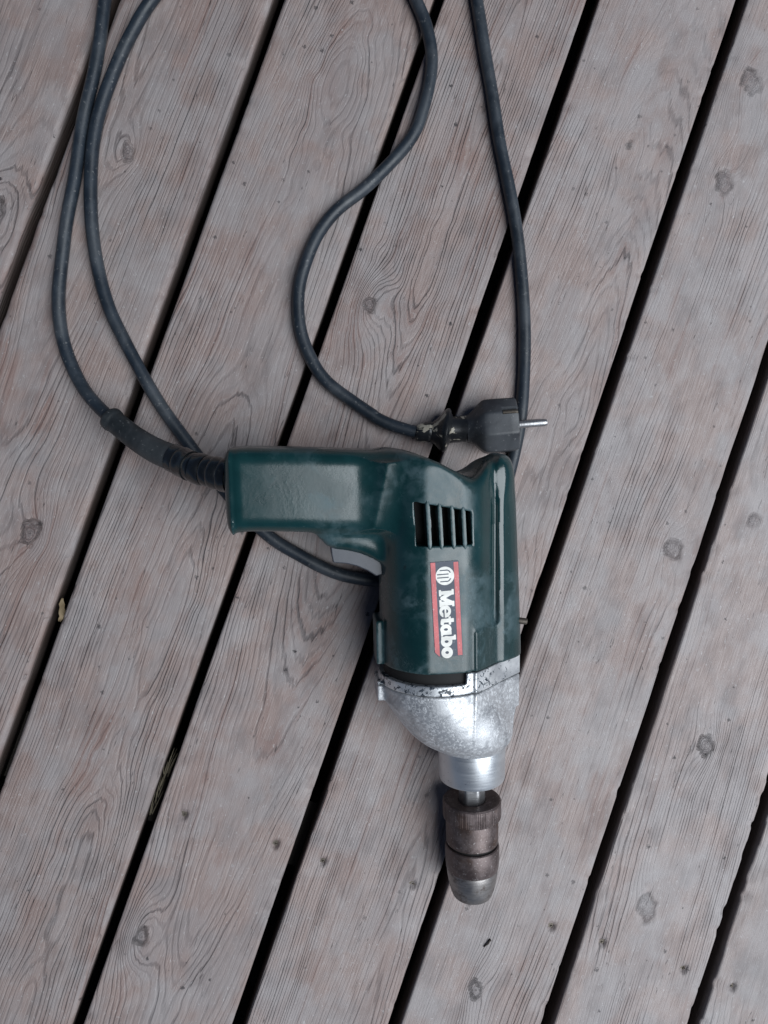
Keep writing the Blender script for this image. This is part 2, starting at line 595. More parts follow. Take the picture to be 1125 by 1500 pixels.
WOOD = wood_material(); SOIL = soil_material(); JOIST = joist_material()
GREEN = plastic_material(); ALU = alu_material(True); TURNED = alu_material(False); RIM = chipped_rim_material()
CHUCK = chuck_material(); STEEL = steel_material(); NOSE = steel_material('worn_nose_steel', 0.75, (0.34, 0.32, 0.31), 0.36)
CABLE = rubber_material('cable_rubber', (0.012, 0.018, 0.026), 0.38, 0.22)
BOOT = rubber_material('boot_rubber', (0.013, 0.016, 0.018), 0.42, 0.22)
PLUGM = rubber_material('plug_rubber', (0.020, 0.022, 0.027), 0.36, 0.32, 0.0)
RELIEF = rubber_material('splashed_rubber', (0.009, 0.010, 0.012), 0.26, 0.05, 0.06)
TAPE = rubber_material('electrical_tape', (0.005, 0.006, 0.007), 0.10, 0.03, 0, 0.8)
TRIG = flat_material('grey_trigger_plastic', (0.052, 0.057, 0.070), 0.40)
BLACK = flat_material('matt_black', (0.006, 0.006, 0.006), 0.8)  # plain near-black for stator, core and chuck groove
SCREWM = steel_material('rusty_screw', 0.9, (0.16, 0.14, 0.12), 0.55)
BAD_DARK = badge_material('badge_slate', (0.045, 0.058, 0.085), (0.30, 0.33, 0.36), 0.8)
BAD_RED = badge_material('badge_red', (0.54, 0.125, 0.130), (0.75, 0.62, 0.62), 0.85)
BAD_WHITE = badge_material('badge_white', (0.80, 0.79, 0.74), (0.45, 0.45, 0.45), 0.25)

# ------------------------------------------------------------------ setting: ground, joists, planks
PITCH, OFF, THETA = 99.872, -340.715, math.radians(19.187)
CT, ST = math.cos(THETA), math.sin(THETA)


def nt_to_world(n, t):
    return n * CT + t * ST, -n * ST + t * CT


gv = [(-6, -6, -0.22), (6, -6, -0.22), (6, 6, -0.22), (-6, 6, -0.22)]
ground = link('ground', mesh_py('ground', gv, [(0, 1, 2, 3)]), SOIL)
tag(ground, 'dark bare soil underneath the plank deck', kind='structure')

deck = bpy.data.objects.new('deck', None)
col.objects.link(deck)
deck.rotation_euler = (0, 0, -THETA)          # local x = across the planks, local y = along them
tag(deck, 'weathered grey-brown plank deck with dark gaps between the boards', kind='structure')
THICK = 27.0
PLANKS = range(-7, 15)
for t in (-914, -214, 486, 1186):
    x0, x1 = OFF + PITCH * (min(PLANKS)) , OFF + PITCH * (max(PLANKS) + 1)
    v = [(x, y, z) for z in (-THICK - 0.6, -THICK - 120) for x, y in ((x0, t - 23), (x1, t - 23), (x1, t + 23), (x0, t + 23))]
    f = [(0, 1, 2, 3), (7, 6, 5, 4), (0, 4, 5, 1), (1, 5, 6, 2), (2, 6, 7, 3), (3, 7, 4, 0)]
    o = link('joist', mesh_py('joist', np.array(v) * MM, f), JOIST, deck)

# knots: (n, t, core radius, bulge mm, spread across, spread along)
KNOTS = [(-17, 145, 4.0, 15, 14, 26), (12, 176, 0, 8, 12, 50), (-20.5, -298, 4, 11, 11, 24), (10, -262, 0, 6, 11, 60),
         (115.6, 312, 2.0, 6, 9, 22), (187, 312, 6, 9, 12, 20), (183, 386, 7, 9, 14, 22),
         (-198.6, 184, 4, 7, 12, 18), (-174.7, -72, 6, 8, 14, 20), (303, -63, 6, 7, 11, 22), (299.5, -181, 6, 6, 11, 18),
         (203, -268, 4.5, 6, 10, 18), (-88, 285, 0, 9, 15, 60), (-70, -95, 0, 7, 13, 75),
         (-72, -266, 0, 7, 14, 60), (140, 166, 0, 5, 13, 70), (-265, 120, 5, 7, 12, 22), (236, 59, 5.5, 7, 12, 20), (285, 96, 4, 6, 12, 20)]
GRAIN = {0: (30, 30, 0.05), 1: (-14, 30, -0.06), 2: (16, 34, 0.055), 3: (4, 24, -0.075), 4: (26, 32, 0.06), 5: (52, 30, 0.04),
         6: (-58, 26, 0.05), 7: (8, 46, -0.05)}     # pith offset, pith depth, taper
SCREWS_T = (-914, -214, 486, 1186)
prng = np.random.RandomState(11)
for k in PLANKS:
    gap = float(np.interp(k, [2, 5], [6.4, 8.2])) + prng.rand() * 1.2
    x0 = OFF + PITCH * k + gap / 2 + prng.uniform(-.5, .5); x1 = OFF + PITCH * (k + 1) - gap / 2 + prng.uniform(-.5, .5)
    w = x1 - x0; xc = (x0 + x1) / 2
    near = 0 <= k <= 7
    du = 1.0 if near else 3.0
    # cross-section, from the left underside over the top to the right underside
    er = float(np.interp(k, [1, 2, 3], [3.4, 2.4, 1.4])) + prng.rand() * 0.5
    us, zs = [], []
    us += [-w / 2, -w / 2, -w / 2]; zs += [-THICK, -THICK * 0.6, -THICK * 0.3]
    for s in np.linspace(0, 1, 6 if near else 4):
        us.append(-w / 2 + er * (1 - math.cos(s * math.pi / 2))); zs.append(-er + er * math.sin(s * math.pi / 2))
    nu = int((w - 2 * er) / du)
    for s in np.linspace(0, 1, nu)[1:-1]:
        us.append(-w / 2 + er + s * (w - 2 * er)); zs.append(0)
    us_half = us; us = np.array(us + [-u for u in us[:9 if near else 7]][::-1]); zs = np.array(zs + zs[:9 if near else 7][::-1])
    tmin, tmax = -1150.0, 1350.0
    if near:
        ts = np.concatenate([np.arange(tmin, -430, 12), np.arange(-430, 480, 2.0), np.arange(480, tmax + 1, 12)])
    else:
        ts = np.arange(tmin, tmax + 1, 8.0)
    U, T = np.meshgrid(us, ts, indexing='xy')           # rows = along
    Z = np.broadcast_to(zs, U.shape).copy()
    Zs = Z.copy()
    seed = k * 17 + 100
    # ring field
    pu = prng.uniform(-26, 26); d0 = prng.uniform(16, 46); slope = prng.uniform(-0.03, 0.03)
    if k in GRAIN: pu, d0, slope = GRAIN[k]
    u0 = pu + 10 * (vnoise(T / 260, T * 0 + 3.3, seed) - 0.5)
    dep = d0 + slope * T + 8 * (vnoise(T / 190, T * 0 + 7.7, seed + 1) - 0.5) + 3.0 * (vnoise(T / 40, U / 60, seed + 5) - 0.5)
    R = np.sqrt((U - u0) ** 2 + dep ** 2)
    R += 3.0 * (vnoise(U / 24, T / 110, seed + 2) - 0.5) + 0.8 * (vnoise(U / 9, T / 45, seed + 3) - 0.5)
    knot = np.zeros_like(U); kedge = np.zeros_like(U); dz = np.zeros_like(U); worn = (0.60 + 0.08 * max(0, min(k, 7) - 3)) * np.clip((vnoise(U / 34, T / 90, seed + 8) - 0.42 + 0.05 * max(0, min(k, 7) - 3)) * 3, 0, 1)
    for (kn, kt, rk, hb, su, sv) in KNOTS:
        if abs(kn - xc) > 90: continue
        ddu = U + xc - kn; ddv = T - kt
        wob = 1 + 0.6 * (vnoise(U / 11, T / 13, seed + 9) - 0.5)
        q = (ddu / su) ** 2 + (ddv / sv) ** 2
        R -= hb * np.exp(-q * wob)
        if rk > 0:
            rr = np.sqrt((ddu * 1.05 + 0.12 * ddv) ** 2 + (ddv * (0.70 + 0.25 * ((kn * 7.3) % 1))) ** 2) * (0.72 + 0.6 * vnoise(U / 4.5 + kn, T / 4.5, seed + 9))
            inside = np.clip((rk + 0.8 - rr) / 1.4, 0, 1); kedge = np.maximum(kedge, np.exp(-((rr - rk - 0.4) / 0.9) ** 2) * np.clip((vnoise(U / 7, T / 7, seed + 14) - 0.38) * 3.5, 0, 1))
            R = R * (1 - inside) + inside * (rr * 1.6)
            knot = np.maximum(knot, inside)
            dz += 0.5 * np.exp(-(rr / (rk * 1.6)) ** 2) - 0.9 * np.exp(-((rr - rk) / 1.2) ** 2) * (vnoise(U / 5, T / 5, seed + 4) > 0.5)
    spacing = 1.65 + 0.5 * prng.rand()
    ring = R / spacing
    ring = ring + 1.3 * (vnoise(ring * 0.30, ring * 0 + 0.5, seed + 21) - 0.5)
    # gentle cup, edge wear, nicks along the arrises
    cup = -0.7 * (2 * U / w) ** 2 * prng.uniform(0.2, 1)
    edge = np.exp(-((np.abs(U) - w / 2) / 5) ** 2)
    wear = -1.5 * edge * np.clip(vnoise(T / 26, np.sign(U) * 3 + 9, seed + 6) - 0.45, 0, 1) - 2.2 * edge * np.clip(vnoise(T / 7, np.sign(U) * 5 + 20, seed + 7) - 0.76, 0, 1) * 3.5
    top = np.clip((Z + THICK * 0.3) / (THICK * 0.3), 0, 1)
    Z += (cup + wear + dz) * top
    U2 = U + top * 0.0 + 0.5 * edge * np.sign(U) * (vnoise(T / 60, np.sign(U) * 4 + 2, seed + 12) - 0.5)
    # sunk pits for the screws
    scr = []
    for st in SCREWS_T:
        for fx, jt in ((-0.31, prng.uniform(-4, 4)), (0.32, prng.uniform(-4, 4))):
            su_, sv_ = fx * PITCH + prng.uniform(-2, 2), st + jt
            if k < 3: continue
            scr.append((su_, sv_))
            if near:
                rr = np.sqrt((U - su_) ** 2 + (T - sv_) ** 2)
                Z -= 3.2 * np.clip((3.0 - rr * (0.8 + 0.5 * vnoise(U / 2, T / 2, seed))) / 1.2, 0, 1) * (top > 0.5)
                knot = np.maximum(knot, 0.8 * np.clip((4.5 - rr) / 2, 0, 1))
    verts = np.stack([U2 + xc, T, Z], -1).reshape(-1, 3) * MM
    nr, nc = U.shape
    ii = np.arange(nr - 1)[:, None] * nc; jj = np.arange(nc - 1)[None, :]
    q = np.stack([ii + jj, ii + jj + 1, ii + jj + 1 + nc, ii + jj + nc], -1).reshape(-1, 4)
    jb = np.arange(nr - 1) * nc                          # underside
    qb = np.stack([jb + nc - 1, jb, jb + nc, jb + 2 * nc - 1], 1)
    me = mesh_np('plank', verts, np.vstack([q, qb]))
    nv = nr * nc

    def fattr(nm, arr):
        me.attributes.new(nm, 'FLOAT', 'POINT').data.foreach_set('value', np.ascontiguousarray(arr, np.float32).ravel())
    # on the walls the pattern keeps running down the side
    arc = np.concatenate([[0], np.cumsum(np.hypot(np.diff(us), np.diff(zs)))]); arc -= arc.mean()
    A_, _ = np.meshgrid(arc, ts, indexing='xy')
    fattr('ring', ring + (np.minimum(Z, 0) / 3.0) * (np.abs(U) > w / 2 - er))
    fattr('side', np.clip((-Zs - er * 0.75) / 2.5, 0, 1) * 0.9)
    fattr('knot', knot); fattr('kedge', kedge); fattr('worn', worn)
    fattr('red', np.full(nv, float(np.interp(k, [0, 2, 4, 6, 8], [1.0, 1.0, 0.8, 0.45, 0.3]))))
    fattr('falloff_tone', np.full(nv, float(np.interp(k, [0, 2, 4, 6, 8], [0.80, 0.86, 1.0, 1.18, 1.26])) * (1 + prng.uniform(-.03, .03))))  # left-to-right light falloff painted into the board colour, with slight random variation
    fattr('sat', np.full(nv, float(np.interp(k, [1, 3, 5, 7], [1.05, 1.05, 0.9, 0.78]))))
    fattr('blot', fbm(U / 22, T / 24, seed + 40)); fattr('blot2', fbm(U / 11, T / 22, seed + 41, 4, 0.6))
    fattr('redz', fbm(U / 15, T / 66, seed + 42)); fattr('cloud', fbm(U / 17, T / 22, seed + 43, 5, 0.6)); fattr('crackmask', fbm(U / 20, T / 50, seed + 44, 2))
    pc = np.stack([A_, T, np.full_like(T, k * 7.31 + 60)], -1).astype(np.float32)
    me.attributes.new('pco', 'FLOAT_VECTOR', 'POINT').data.foreach_set('vector', pc.ravel())
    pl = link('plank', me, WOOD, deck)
    if near:
        for (su_, sv_) in scr:
            if not (-430 < sv_ < 430): continue
            rings = []
            th = np.linspace(0, 2 * np.pi, 12, endpoint=False)
            for r_, z_ in ((2.7, -4.6), (2.7, -2.9), (2.3, -2.5), (0.9, -2.5), (0.6, -3.2)):
                rr = np.full(12, r_)
                if r_ == 0.9: rr = np.where(np.arange(12) % 3 == 0, 1.7, 0.6)
                rings.append(np.stack([xc + su_ + rr * np.cos(th), sv_ + rr * np.sin(th), np.full(12, z_)], 1))
            v, f = ring_grid(rings)
            me2 = mesh_py('screw', np.array(v) * MM, f); fix_normals(me2)
            link('screw', me2, SCREWM, pl)

# ------------------------------------------------------------------ the drill
drill = bpy.data.objects.new('power_drill', None)
col.objects.link(drill)
tag(drill, 'dark green corded power drill with silver gear housing lying on the deck', 'power drill')
A = Vector((0.03075874, -0.99492085, -0.09584575)); B = Vector((0.99952245, 0.030901, 0)); C = Vector((0.00296173, -0.09579998, 0.9953962))
O = Vector((95.146, -146.238, 35.0)) * MM
ROLL = Matrix.Rotation(math.radians(-1.0), 3, A)
B = ROLL @ B; C = ROLL @ C
FR = Matrix(((A.x, B.x, C.x, O.x), (A.y, B.y, C.y, O.y), (A.z, B.z, C.z, O.z), (0, 0, 0, 1)))
PITCHDOWN = 2.2
# the frame (nose, right, up) is left-handed as listed, so the empty holds (A, -B, C) and b is mirrored in the meshes
FRR = Matrix(((A.x, -B.x, C.x, O.x), (A.y, -B.y, C.y, O.y), (A.z, -B.z, C.z, O.z), (0, 0, 0, 1)))
_pv = FRR @ Vector((-0.110, 0, 0))
_bx = Vector((B.x, B.y, B.z)).normalized()
FRR = Matrix.Translation(_pv) @ Matrix.Rotation(math.radians(PITCHDOWN), 4, _bx) @ Matrix.Translation(-_pv) @ FRR
drill.matrix_world = FRR
FLIP = Matrix.Diagonal((1, -1, 1, 1))


def local(o):
    """mesh given in (a, b, c) -> drill local space (y = -b)"""
    o.data.transform(FLIP)
    o.data.flip_normals()
    return o


OUT = chaikin([(-191.5, -144.6), (-194.6, -140.2), (-193.4, -106.1), (-191.5, -77.7), (-189.3, -53.1), (-186.9, -40.7), (-182.9, -28.3),
       (-176, -15.9), (-172, -7.6), (-171.3, -4.2), (-173.9, 0.9), (-179.6, 6.4), (-183.6, 12), (-183.9, 17.9), (-181.7, 22.5),
       (-176.2, 24.6), (-169.9, 25.4), (-144.6, 26.9), (-106.2, 28.4), (-84.6, 29.5), (-62, 30.5), (-50, 30.6), (-40, 30), (-40, -58), (-62, -58.2),
       (-88.6, -58.2), (-114, -58.2), (-124.5, -59), (-129, -66), (-131.5, -74), (-133.5, -86), (-140, -92.5), (-141.8, -104),
       (-143.3, -128.7), (-143.0, -134.5), (-139.6, -139.5), (-140.6, -143.6), (-148.6, -145.4), (-179, -145.8)])


def barrel(b, c, r=36.0):
    return np.sqrt((b + 22) ** 2 + c ** 2) - r


N40 = (math.sin(math.radians(42)), math.cos(math.radians(42)))


def housing_sdf(a, b, c):
    ac = np.abs(c)
    d = barrel(b, c) + 0 * a
    hc = -168.8 + (b + 140) * 0.043
    handle = rbox(a - hc, b + 95, c, 25.8, 52, 21.0, 11.5)
    # palm swell of the flat flank
    d = smin(d, handle, 9)
    ledge = np.maximum(np.maximum(np.abs(a + 164) - 19, np.maximum(b + 26, (-54.0 - b) * 0.6 + (ac - 27.5) * 0.8)), ac - (27.5 - (a + 180) * 0.16))
    d = smin(d, ledge, 5)
    shroud = rbox(a + 140, b + 70, c, 18, 26, 14.5, 4)
    d = smin(d, shroud, 4)
    ridge = 16.5 + np.clip((a + 180) * 0.02, -1, 2.0)
    spine = np.maximum((b - 16) * 0.60 + (ac - ridge) * 0.80, np.maximum((13.0 - b) * 0.93 + (ac - ridge) * 0.36, b - 33))
    spine = np.maximum(spine, ac - ridge)
    d = smin(d, spine + 0 * a, 3.5)
    horn = (np.sqrt(((a + 172) / 17) ** 2 + ((b - 15) / 12) ** 2 + (c / 17) ** 2) - 1) * 12
    d = smin(d, horn, 5)
    block = np.maximum(np.maximum(-(a + 83) * 0.5, b - 20), b * N40[0] + ac * N40[1] - 21.75)
    block = np.maximum(block, -4 - b)
    d = smin(d, block, 3)
    out2 = poly_sdf(a[:, :, 0], b[:, :, 0], OUT)[:, :, None]
    d = smax(d, out2 - 1.6, 8)
    d = smax(d, ac - 34.3, 0.6)
    # lip round the end of the handle
    lip = rbox(a + 167.4, b + 142.0, c, 27.6, 3.6, 21.9, 10.5)
    lip = smax(lip, out2 - 0.9, 3)
    d = smin(d, lip, 2.5)
    boss = rbox(a + 70, b + 56.5, c, 17, 4.0, 11, 1.2)
    d = smin(d, boss, 1.5)
    # vent opening
    bs = b - (a + 148) * 0.045
    top = -161.0 + (bs + 38.5) * 0.20
    vent = np.maximum(np.maximum(top - a, a + 135.5), np.maximum(-38.6 - bs, bs + 6.6))
    vent = np.maximum(vent, 12 - c)
    d = smax(d, -vent, 0.8)
    # open end towards the gear housing
    end = a + np.where(b > -10.6, 60.0, 60.0)
    d = smax(d, end, 1.0)
    return d


housing = local(sdf_object('housing', housing_sdf, (-198, -150, -38), (-57, 36, 38), 0.8, GREEN, drill))
housing['label'] = 'dark green plastic housing with pistol grip'

# stator seen behind the vents
v = [(a, b, c) for c in (6, 26.5) for a, b in ((-164, -42), (-132, -42), (-132, -3), (-164, -3))]
bf = [(0, 1, 2, 3), (7, 6, 5, 4), (0, 4, 5, 1), (1, 5, 6, 2), (2, 6, 7, 3), (3, 7, 4, 0)]
st = local(link('stator', mesh_py('stator', np.array([(a, b, min(c, 20.0)) for a, b, c in v]) * MM, bf), BLACK, housing))
fix_normals(st.data)
w_ = local(link('brush_wire', tube_mesh('brush_wire', [(-153, -29.2, 24.5), (-149, -28.8, 25), (-145, -28.6, 24.6)], 0.45, 8), STEEL, housing))
fix_normals(w_.data)
# vent ribs
for bc in (-31.4, -24.7, -17.7, -11.3):
    h0 = -161.0 + (bc + 38.5) * 0.20
    pts = []
    for a_ in np.linspace(h0 - 3.0, -132.4, 14):
        b_ = bc + (a_ + 148) * 0.045
        top_ = min(34.3, math.sqrt(36 ** 2 - (b_ + 22) ** 2)) + 0.55
        f_ = min(1, (a_ - (h0 - 3.0)) / 3.0, (-132.4 - a_) / 3.0)
        hw = 0.3 + 0.8 * max(0, f_) ** 0.5
        tp = top_ - 0.9 * (1 - max(0, f_))
        pts.append([(a_, b_ - hw, tp - 11), (a_, b_ + hw, tp - 11), (a_, b_ + hw, tp - .2), (a_, b_ + hw * .5, tp), (a_, b_ - hw * .5, tp), (a_, b_ - hw, tp - .2)])
    v, f = ring_grid(pts)
    rb = local(link('vent_rib', mesh_py('vent_rib', np.array(v) * MM, f), GREEN, housing))
    auto_smooth(rb.data, 60)


def prism(name, poly, c0, c1, mat, parent, bev=0.0, seg=3):
    n = len(poly)
    v = [(a, b, c0) for a, b in poly] + [(a, b, c1) for a, b in poly]
    f = [tuple(range(n)), tuple(range(2 * n - 1, n - 1, -1))] + [(i, i + n, (i + 1) % n + n, (i + 1) % n) for i in range(n)]
    me = mesh_py(name, np.array(v) * MM, f); me.transform(FLIP); fix_normals(me)
    o = link(name, me, mat, parent)
    if bev: bevel(o, bev * MM, seg)
    return o


trig = prism('trigger', [(-133.8, -86.2), (-128, -85.9), (-123.2, -85.0), (-122.2, -77), (-120.6, -71.0), (-117.5, -64.6), (-114.0, -59.4),
                         (-115.5, -52), (-128, -52), (-131, -66), (-134, -76)], -8.5, 8.5, TRIG, drill, 0.9)
trig['label'] = 'pale grey plastic trigger'

# pin in the spine
pin = lathe('locking_pin', [(0, 0.5), (0, 1.6), (0.6, 2.0), (6.5, 2.0), (7.0, 1.6), (7.0, 0.5)], SCREWM, drill, 20)
pin.matrix_local = Matrix.Translation(Vector((-82.2, -27.0, 5.5)) * MM) @ Matrix.Rotation(math.radians(-80), 4, 'Z')

# ---- badge
BAD_ROT = math.radians(2.3)
BCA, BCB = -98.8, -21.6


def badge_map(x, y):
    """badge plane: x along the reading direction (towards the nose), y letter-up (towards b+)"""
    return BCA + x * math.cos(BAD_ROT) - y * math.sin(BAD_ROT), BCB + x * math.sin(BAD_ROT) + y * math.cos(BAD_ROT)


def badge_poly(name, poly, c0, c1, mat, parent, bev=0.0):
    return prism(name, [badge_map(x, y) for x, y in poly], c0, c1, mat, parent, bev, 2)


badge = badge_poly('badge', [(-28, -8.3), (28 - 3, -8.3), (28, -5.8), (28, 8.2), (-27.4, 8.2), (-28, 7.6)], 33.9, 34.62, BAD_DARK, housing, 0.12)
for nm, y0, y1 in (('badge_stripe', -8.05, -5.35), ('badge_stripe', 5.2, 7.9)):
    if y0 < 0: po = [(-27.7, y0), (24.8, y0), (27.4, -5.7), (27.4, -5.3), (26.8, y1), (-27.7, y1)]
    else: po = [(-27.2, y0), (27.7, y0), (27.7, y1), (-27.2, y1)]
    badge_poly(nm, po, 34.5, 34.72, BAD_RED, badge)


def sdf2_mesh(name, fn, x0, x1, y0, y1, h, z, mat, parent):
    """flat printed shape: cells inside fn<0, rim vertices pulled onto the contour"""
    xs = np.arange(x0, x1, h); ys = np.arange(y0, y1, h)
    X, Y = np.meshgrid(xs, ys, indexing='ij')
    Fv = fn(X, Y)
    Xc, Yc = X[:-1, :-1] + h / 2, Y[:-1, :-1] + h / 2
    ins = fn(Xc, Yc) < 0
    e = 1e-3
    gx = (fn(X + e, Y) - fn(X - e, Y)) / (2 * e); gy = (fn(X, Y + e) - fn(X, Y - e)) / (2 * e)
    near = np.abs(Fv) < h * 0.95
    X = np.where(near, X - Fv * gx, X); Y = np.where(near, Y - Fv * gy, Y)
    ids = np.arange(X.size).reshape(X.shape)
    q = np.stack([ids[:-1, :-1], ids[1:, :-1], ids[1:, 1:], ids[:-1, 1:]], -1)[ins]
    used, inv = np.unique(q.ravel(), return_inverse=True)
    a_, b_ = badge_map(X.ravel()[used], Y.ravel()[used])
    v = np.stack([a_, -b_, np.full(len(used), z)], 1) * MM
    me = mesh_np(name, v, inv.reshape(-1, 4)[:, ::-1], smooth=False)
    return link(name, me, mat, parent)


def seg2(x, y, x0, y0, x1, y1, r):
    ex, ey = x1 - x0, y1 - y0
    t = np.clip(((x - x0) * ex + (y - y0) * ey) / (ex * ex + ey * ey + 1e-9), 0, 1)
    return np.hypot(x - x0 - t * ex, y - y0 - t * ey) - r


def box2(x, y, x0, y0, x1, y1, r=0.25):
    qx = np.abs(x - (x0 + x1) / 2) - (abs(x1 - x0) / 2 - r); qy = np.abs(y - (y0 + y1) / 2) - (abs(y1 - y0) / 2 - r)
    return np.hypot(np.maximum(qx, 0), np.maximum(qy, 0)) + np.minimum(np.maximum(qx, qy), 0) - r


def oval(x, y, cx, cy, rx, ry, hx, hy):
    o = (np.hypot((x - cx) / rx, (y - cy) / ry) - 1) * min(rx, ry)
    i = (np.hypot((x - cx) / hx, (y - cy) / hy) - 1) * min(hx, hy)
    return np.maximum(o, -i)


def g_M(x, y):
    d = np.minimum(box2(x, y, 0.8, 0, 2.9, 8.6), box2(x, y, 6.9, 0, 9.3, 8.6))
    d = np.minimum(d, seg2(x, y, 1.9, 7.5, 4.9, 1.7, 1.05)); d = np.minimum(d, seg2(x, y, 8.0, 7.5, 4.9, 1.7, 1.05))
    for sx in (0.0, 5.9): d = np.minimum(d, box2(x, y, sx, 0, sx + (3.7 if sx == 0 else 4.2), 1.3))
    for sx in (0.0, 6.9): d = np.minimum(d, box2(x, y, sx, 7.3, sx + 3.2, 8.6))
    return d


def g_e(x, y):
    d = oval(x, y, 3.7, 3.1, 3.7, 3.35, 1.25, 1.75)
    d = np.minimum(d, box2(x, y, 1.5, 2.7, 6.6, 3.7, 0.1))
    return np.maximum(d, -box2(x, y, 4.4, 1.95, 8.5, 2.7, 0.1))


def g_t(x, y):
    return np.minimum(np.minimum(box2(x, y, 1.1, 0.6, 3.4, 7.9, 0.3), box2(x, y, 0, 4.8, 4.8, 6.2, 0.25)), seg2(x, y, 2.4, 1.2, 3.9, 1.05, 1.0))


def g_a(x, y):
    d = oval(x, y, 3.0, 3.0, 3.1, 3.25, 0.75, 1.2)
    return np.minimum(d, np.minimum(box2(x, y, 4.0, 0, 6.2, 6.2, 0.4), box2(x, y, 4.4, 0, 7.0, 1.2, 0.3)))


def g_b(x, y):
    d = oval(x, y, 3.7, 3.05, 3.3, 3.3, 0.8, 1.15)
    return np.minimum(d, np.minimum(box2(x, y, 0.7, 0, 2.9, 8.6, 0.3), box2(x, y, 0, 7.4, 2.6, 8.6, 0.2)))


def g_o(x, y):
    return oval(x, y, 3.4, 3.05, 3.4, 3.35, 0.85, 1.05)


ZL = 34.70
x = -11.6
for g, adv in ((g_M, 9.0), (g_e, 6.9), (g_t, 4.5), (g_a, 6.5), (g_b, 6.8), (g_o, 7)):
    sdf2_mesh('badge_letter', lambda X, Y, g=g, x=x: g(X - x, Y + 4.05), x - 0.6, x + 11, -4.8, 5.4, 0.16, ZL, BAD_WHITE, badge)
    x += adv


def g_logo(X, Y):
    x, y = X + 19.6, Y + 0.1
    d = np.hypot(x, y) - 5.35
    for s in (-1, 1):
        d = np.maximum(d, -seg2(x, y, s * 0.95, -4.3, s * 0.95, 1.9, 0.33))
        rr = np.abs(np.hypot(x - s * 1.0, y - 0.9) - 2.3) - 0.34
        d = np.maximum(d, -np.maximum(rr, np.maximum(-s * (x - s * 1.6), -(y - 0.4) - 0.2)))
        d = np.maximum(d, -seg2(x, y, s * 3.25, -2.6, s * 3.25, 1.0, 0.33))
    return d


sdf2_mesh('badge_emblem', g_logo, -25.4, -13.8, -5.8, 5.8, 0.16, ZL, BAD_WHITE, badge)

# ---- gear housing
BL = [(-60, -58.2), (-46, -58.2), (-37, -56.8), (-28, -51), (-20, -45.6), (-13, -40), (-8, -34.5), (-5, -29.6), (-2, -24), (0.5, -20)]
CB = [(-60, -22), (-46, -22), (-37, -20.5), (-28, -15.3), (-20, -11), (-13, -7.5), (-5, -3), (0.5, 0)]


def gear_sdf(a, b, c):
    ac = np.abs(c)
    bl = np.interp(a, *np.array(BL).T); cb = np.interp(a, *np.array(CB).T)
    for _ in range(4):
        bl[1:-1] = (bl[:-2] + bl[1:-1] * 2 + bl[2:]) / 4; cb[1:-1] = (cb[:-2] + cb[1:-1] * 2 + cb[2:]) / 4
    r = cb - bl
    d = (np.sqrt((b - cb) ** 2 + c ** 2) - r) * 0.8
    lim = np.where(a < -25.5, 30.4, 30.4 - 2.6 - (a + 25.5) * 0.22)
    blk = np.maximum(b - lim, b * N40[0] + ac * N40[1] - (21.9 - np.clip((a + 46) / 40, 0, 1) ** 2 * 2.2))
    blk = np.maximum(blk, np.maximum(-4.5 - b, ac - 18 - (30 - b) * 0.9))
    blk = smax(blk, a - 1.0 + ac * 0.48, 7)
    d = smin(d, blk, 3.0)
    lug = rbox(a + 43, b + 56.5, c, 6.2, 3.8, 10.5, 1.0)
    d = smin(d, lug, 1.0)
    d = smax(d, a + 0.3, 2.0)
    d = np.maximum(d, ac - 37)
    return d


def gear_front(a, b, c): return smax(gear_sdf(a, b, c), -(a + 46.6), 0.6)


def gear_rim(a, b, c):
    lo = np.where(b > -10.6, -59.7, -53.2)
    return np.maximum(smax(gear_sdf(a, b, c) - 0.15, a + 47.1, 0.6), lo - a)


gear = local(sdf_object('gear_housing', gear_front, (-48, -64, -38), (2, 34, 38), 0.7, ALU, drill))
gear['label'] = 'scuffed silver cast gear housing'
rim = local(sdf_object('rim', gear_rim, (-61.5, -64, -38), (-45.5, 34, 38), 0.7, RIM, gear))
core = lathe('core', [(-75, 5), (-75, 33.2), (-46, 33.2), (-46, 5)], BLACK, gear, 64, (22, 0))

# ---- collar, spindle, chuck
collar = lathe('collar', [(-3, 5), (-3, 21.3), (0.2, 21.3), (19.6, 20.9), (20.6, 20.4), (21.0, 19.6), (21.0, 13), (19.5, 12.4), (19.5, 5)], TURNED, drill, 96)


def hexr(i, a, r, th):
    m_ = (th + math.radians(12)) % (math.pi / 3) - math.pi / 6
    return np.minimum(r, 7.6 / np.cos(m_)) if r > 7 else np.full_like(th, r)


spindle = lathe('spindle', [(18, 3), (18, 8.4), (36.5, 8.4), (38, 8.0), (38, 3)], STEEL, drill, 96, rfun=hexr, deg=20)


def knurl(i, a, r, th):
    if 17.9 < r < 18.9 and 36.7 <= a <= 46.6:
        return r - 0.22 * (np.cos(th * 96) > 0.2) - 0.15 * (np.cos(th * 17 + 1) > 0.6)
    return np.full_like(th, r)


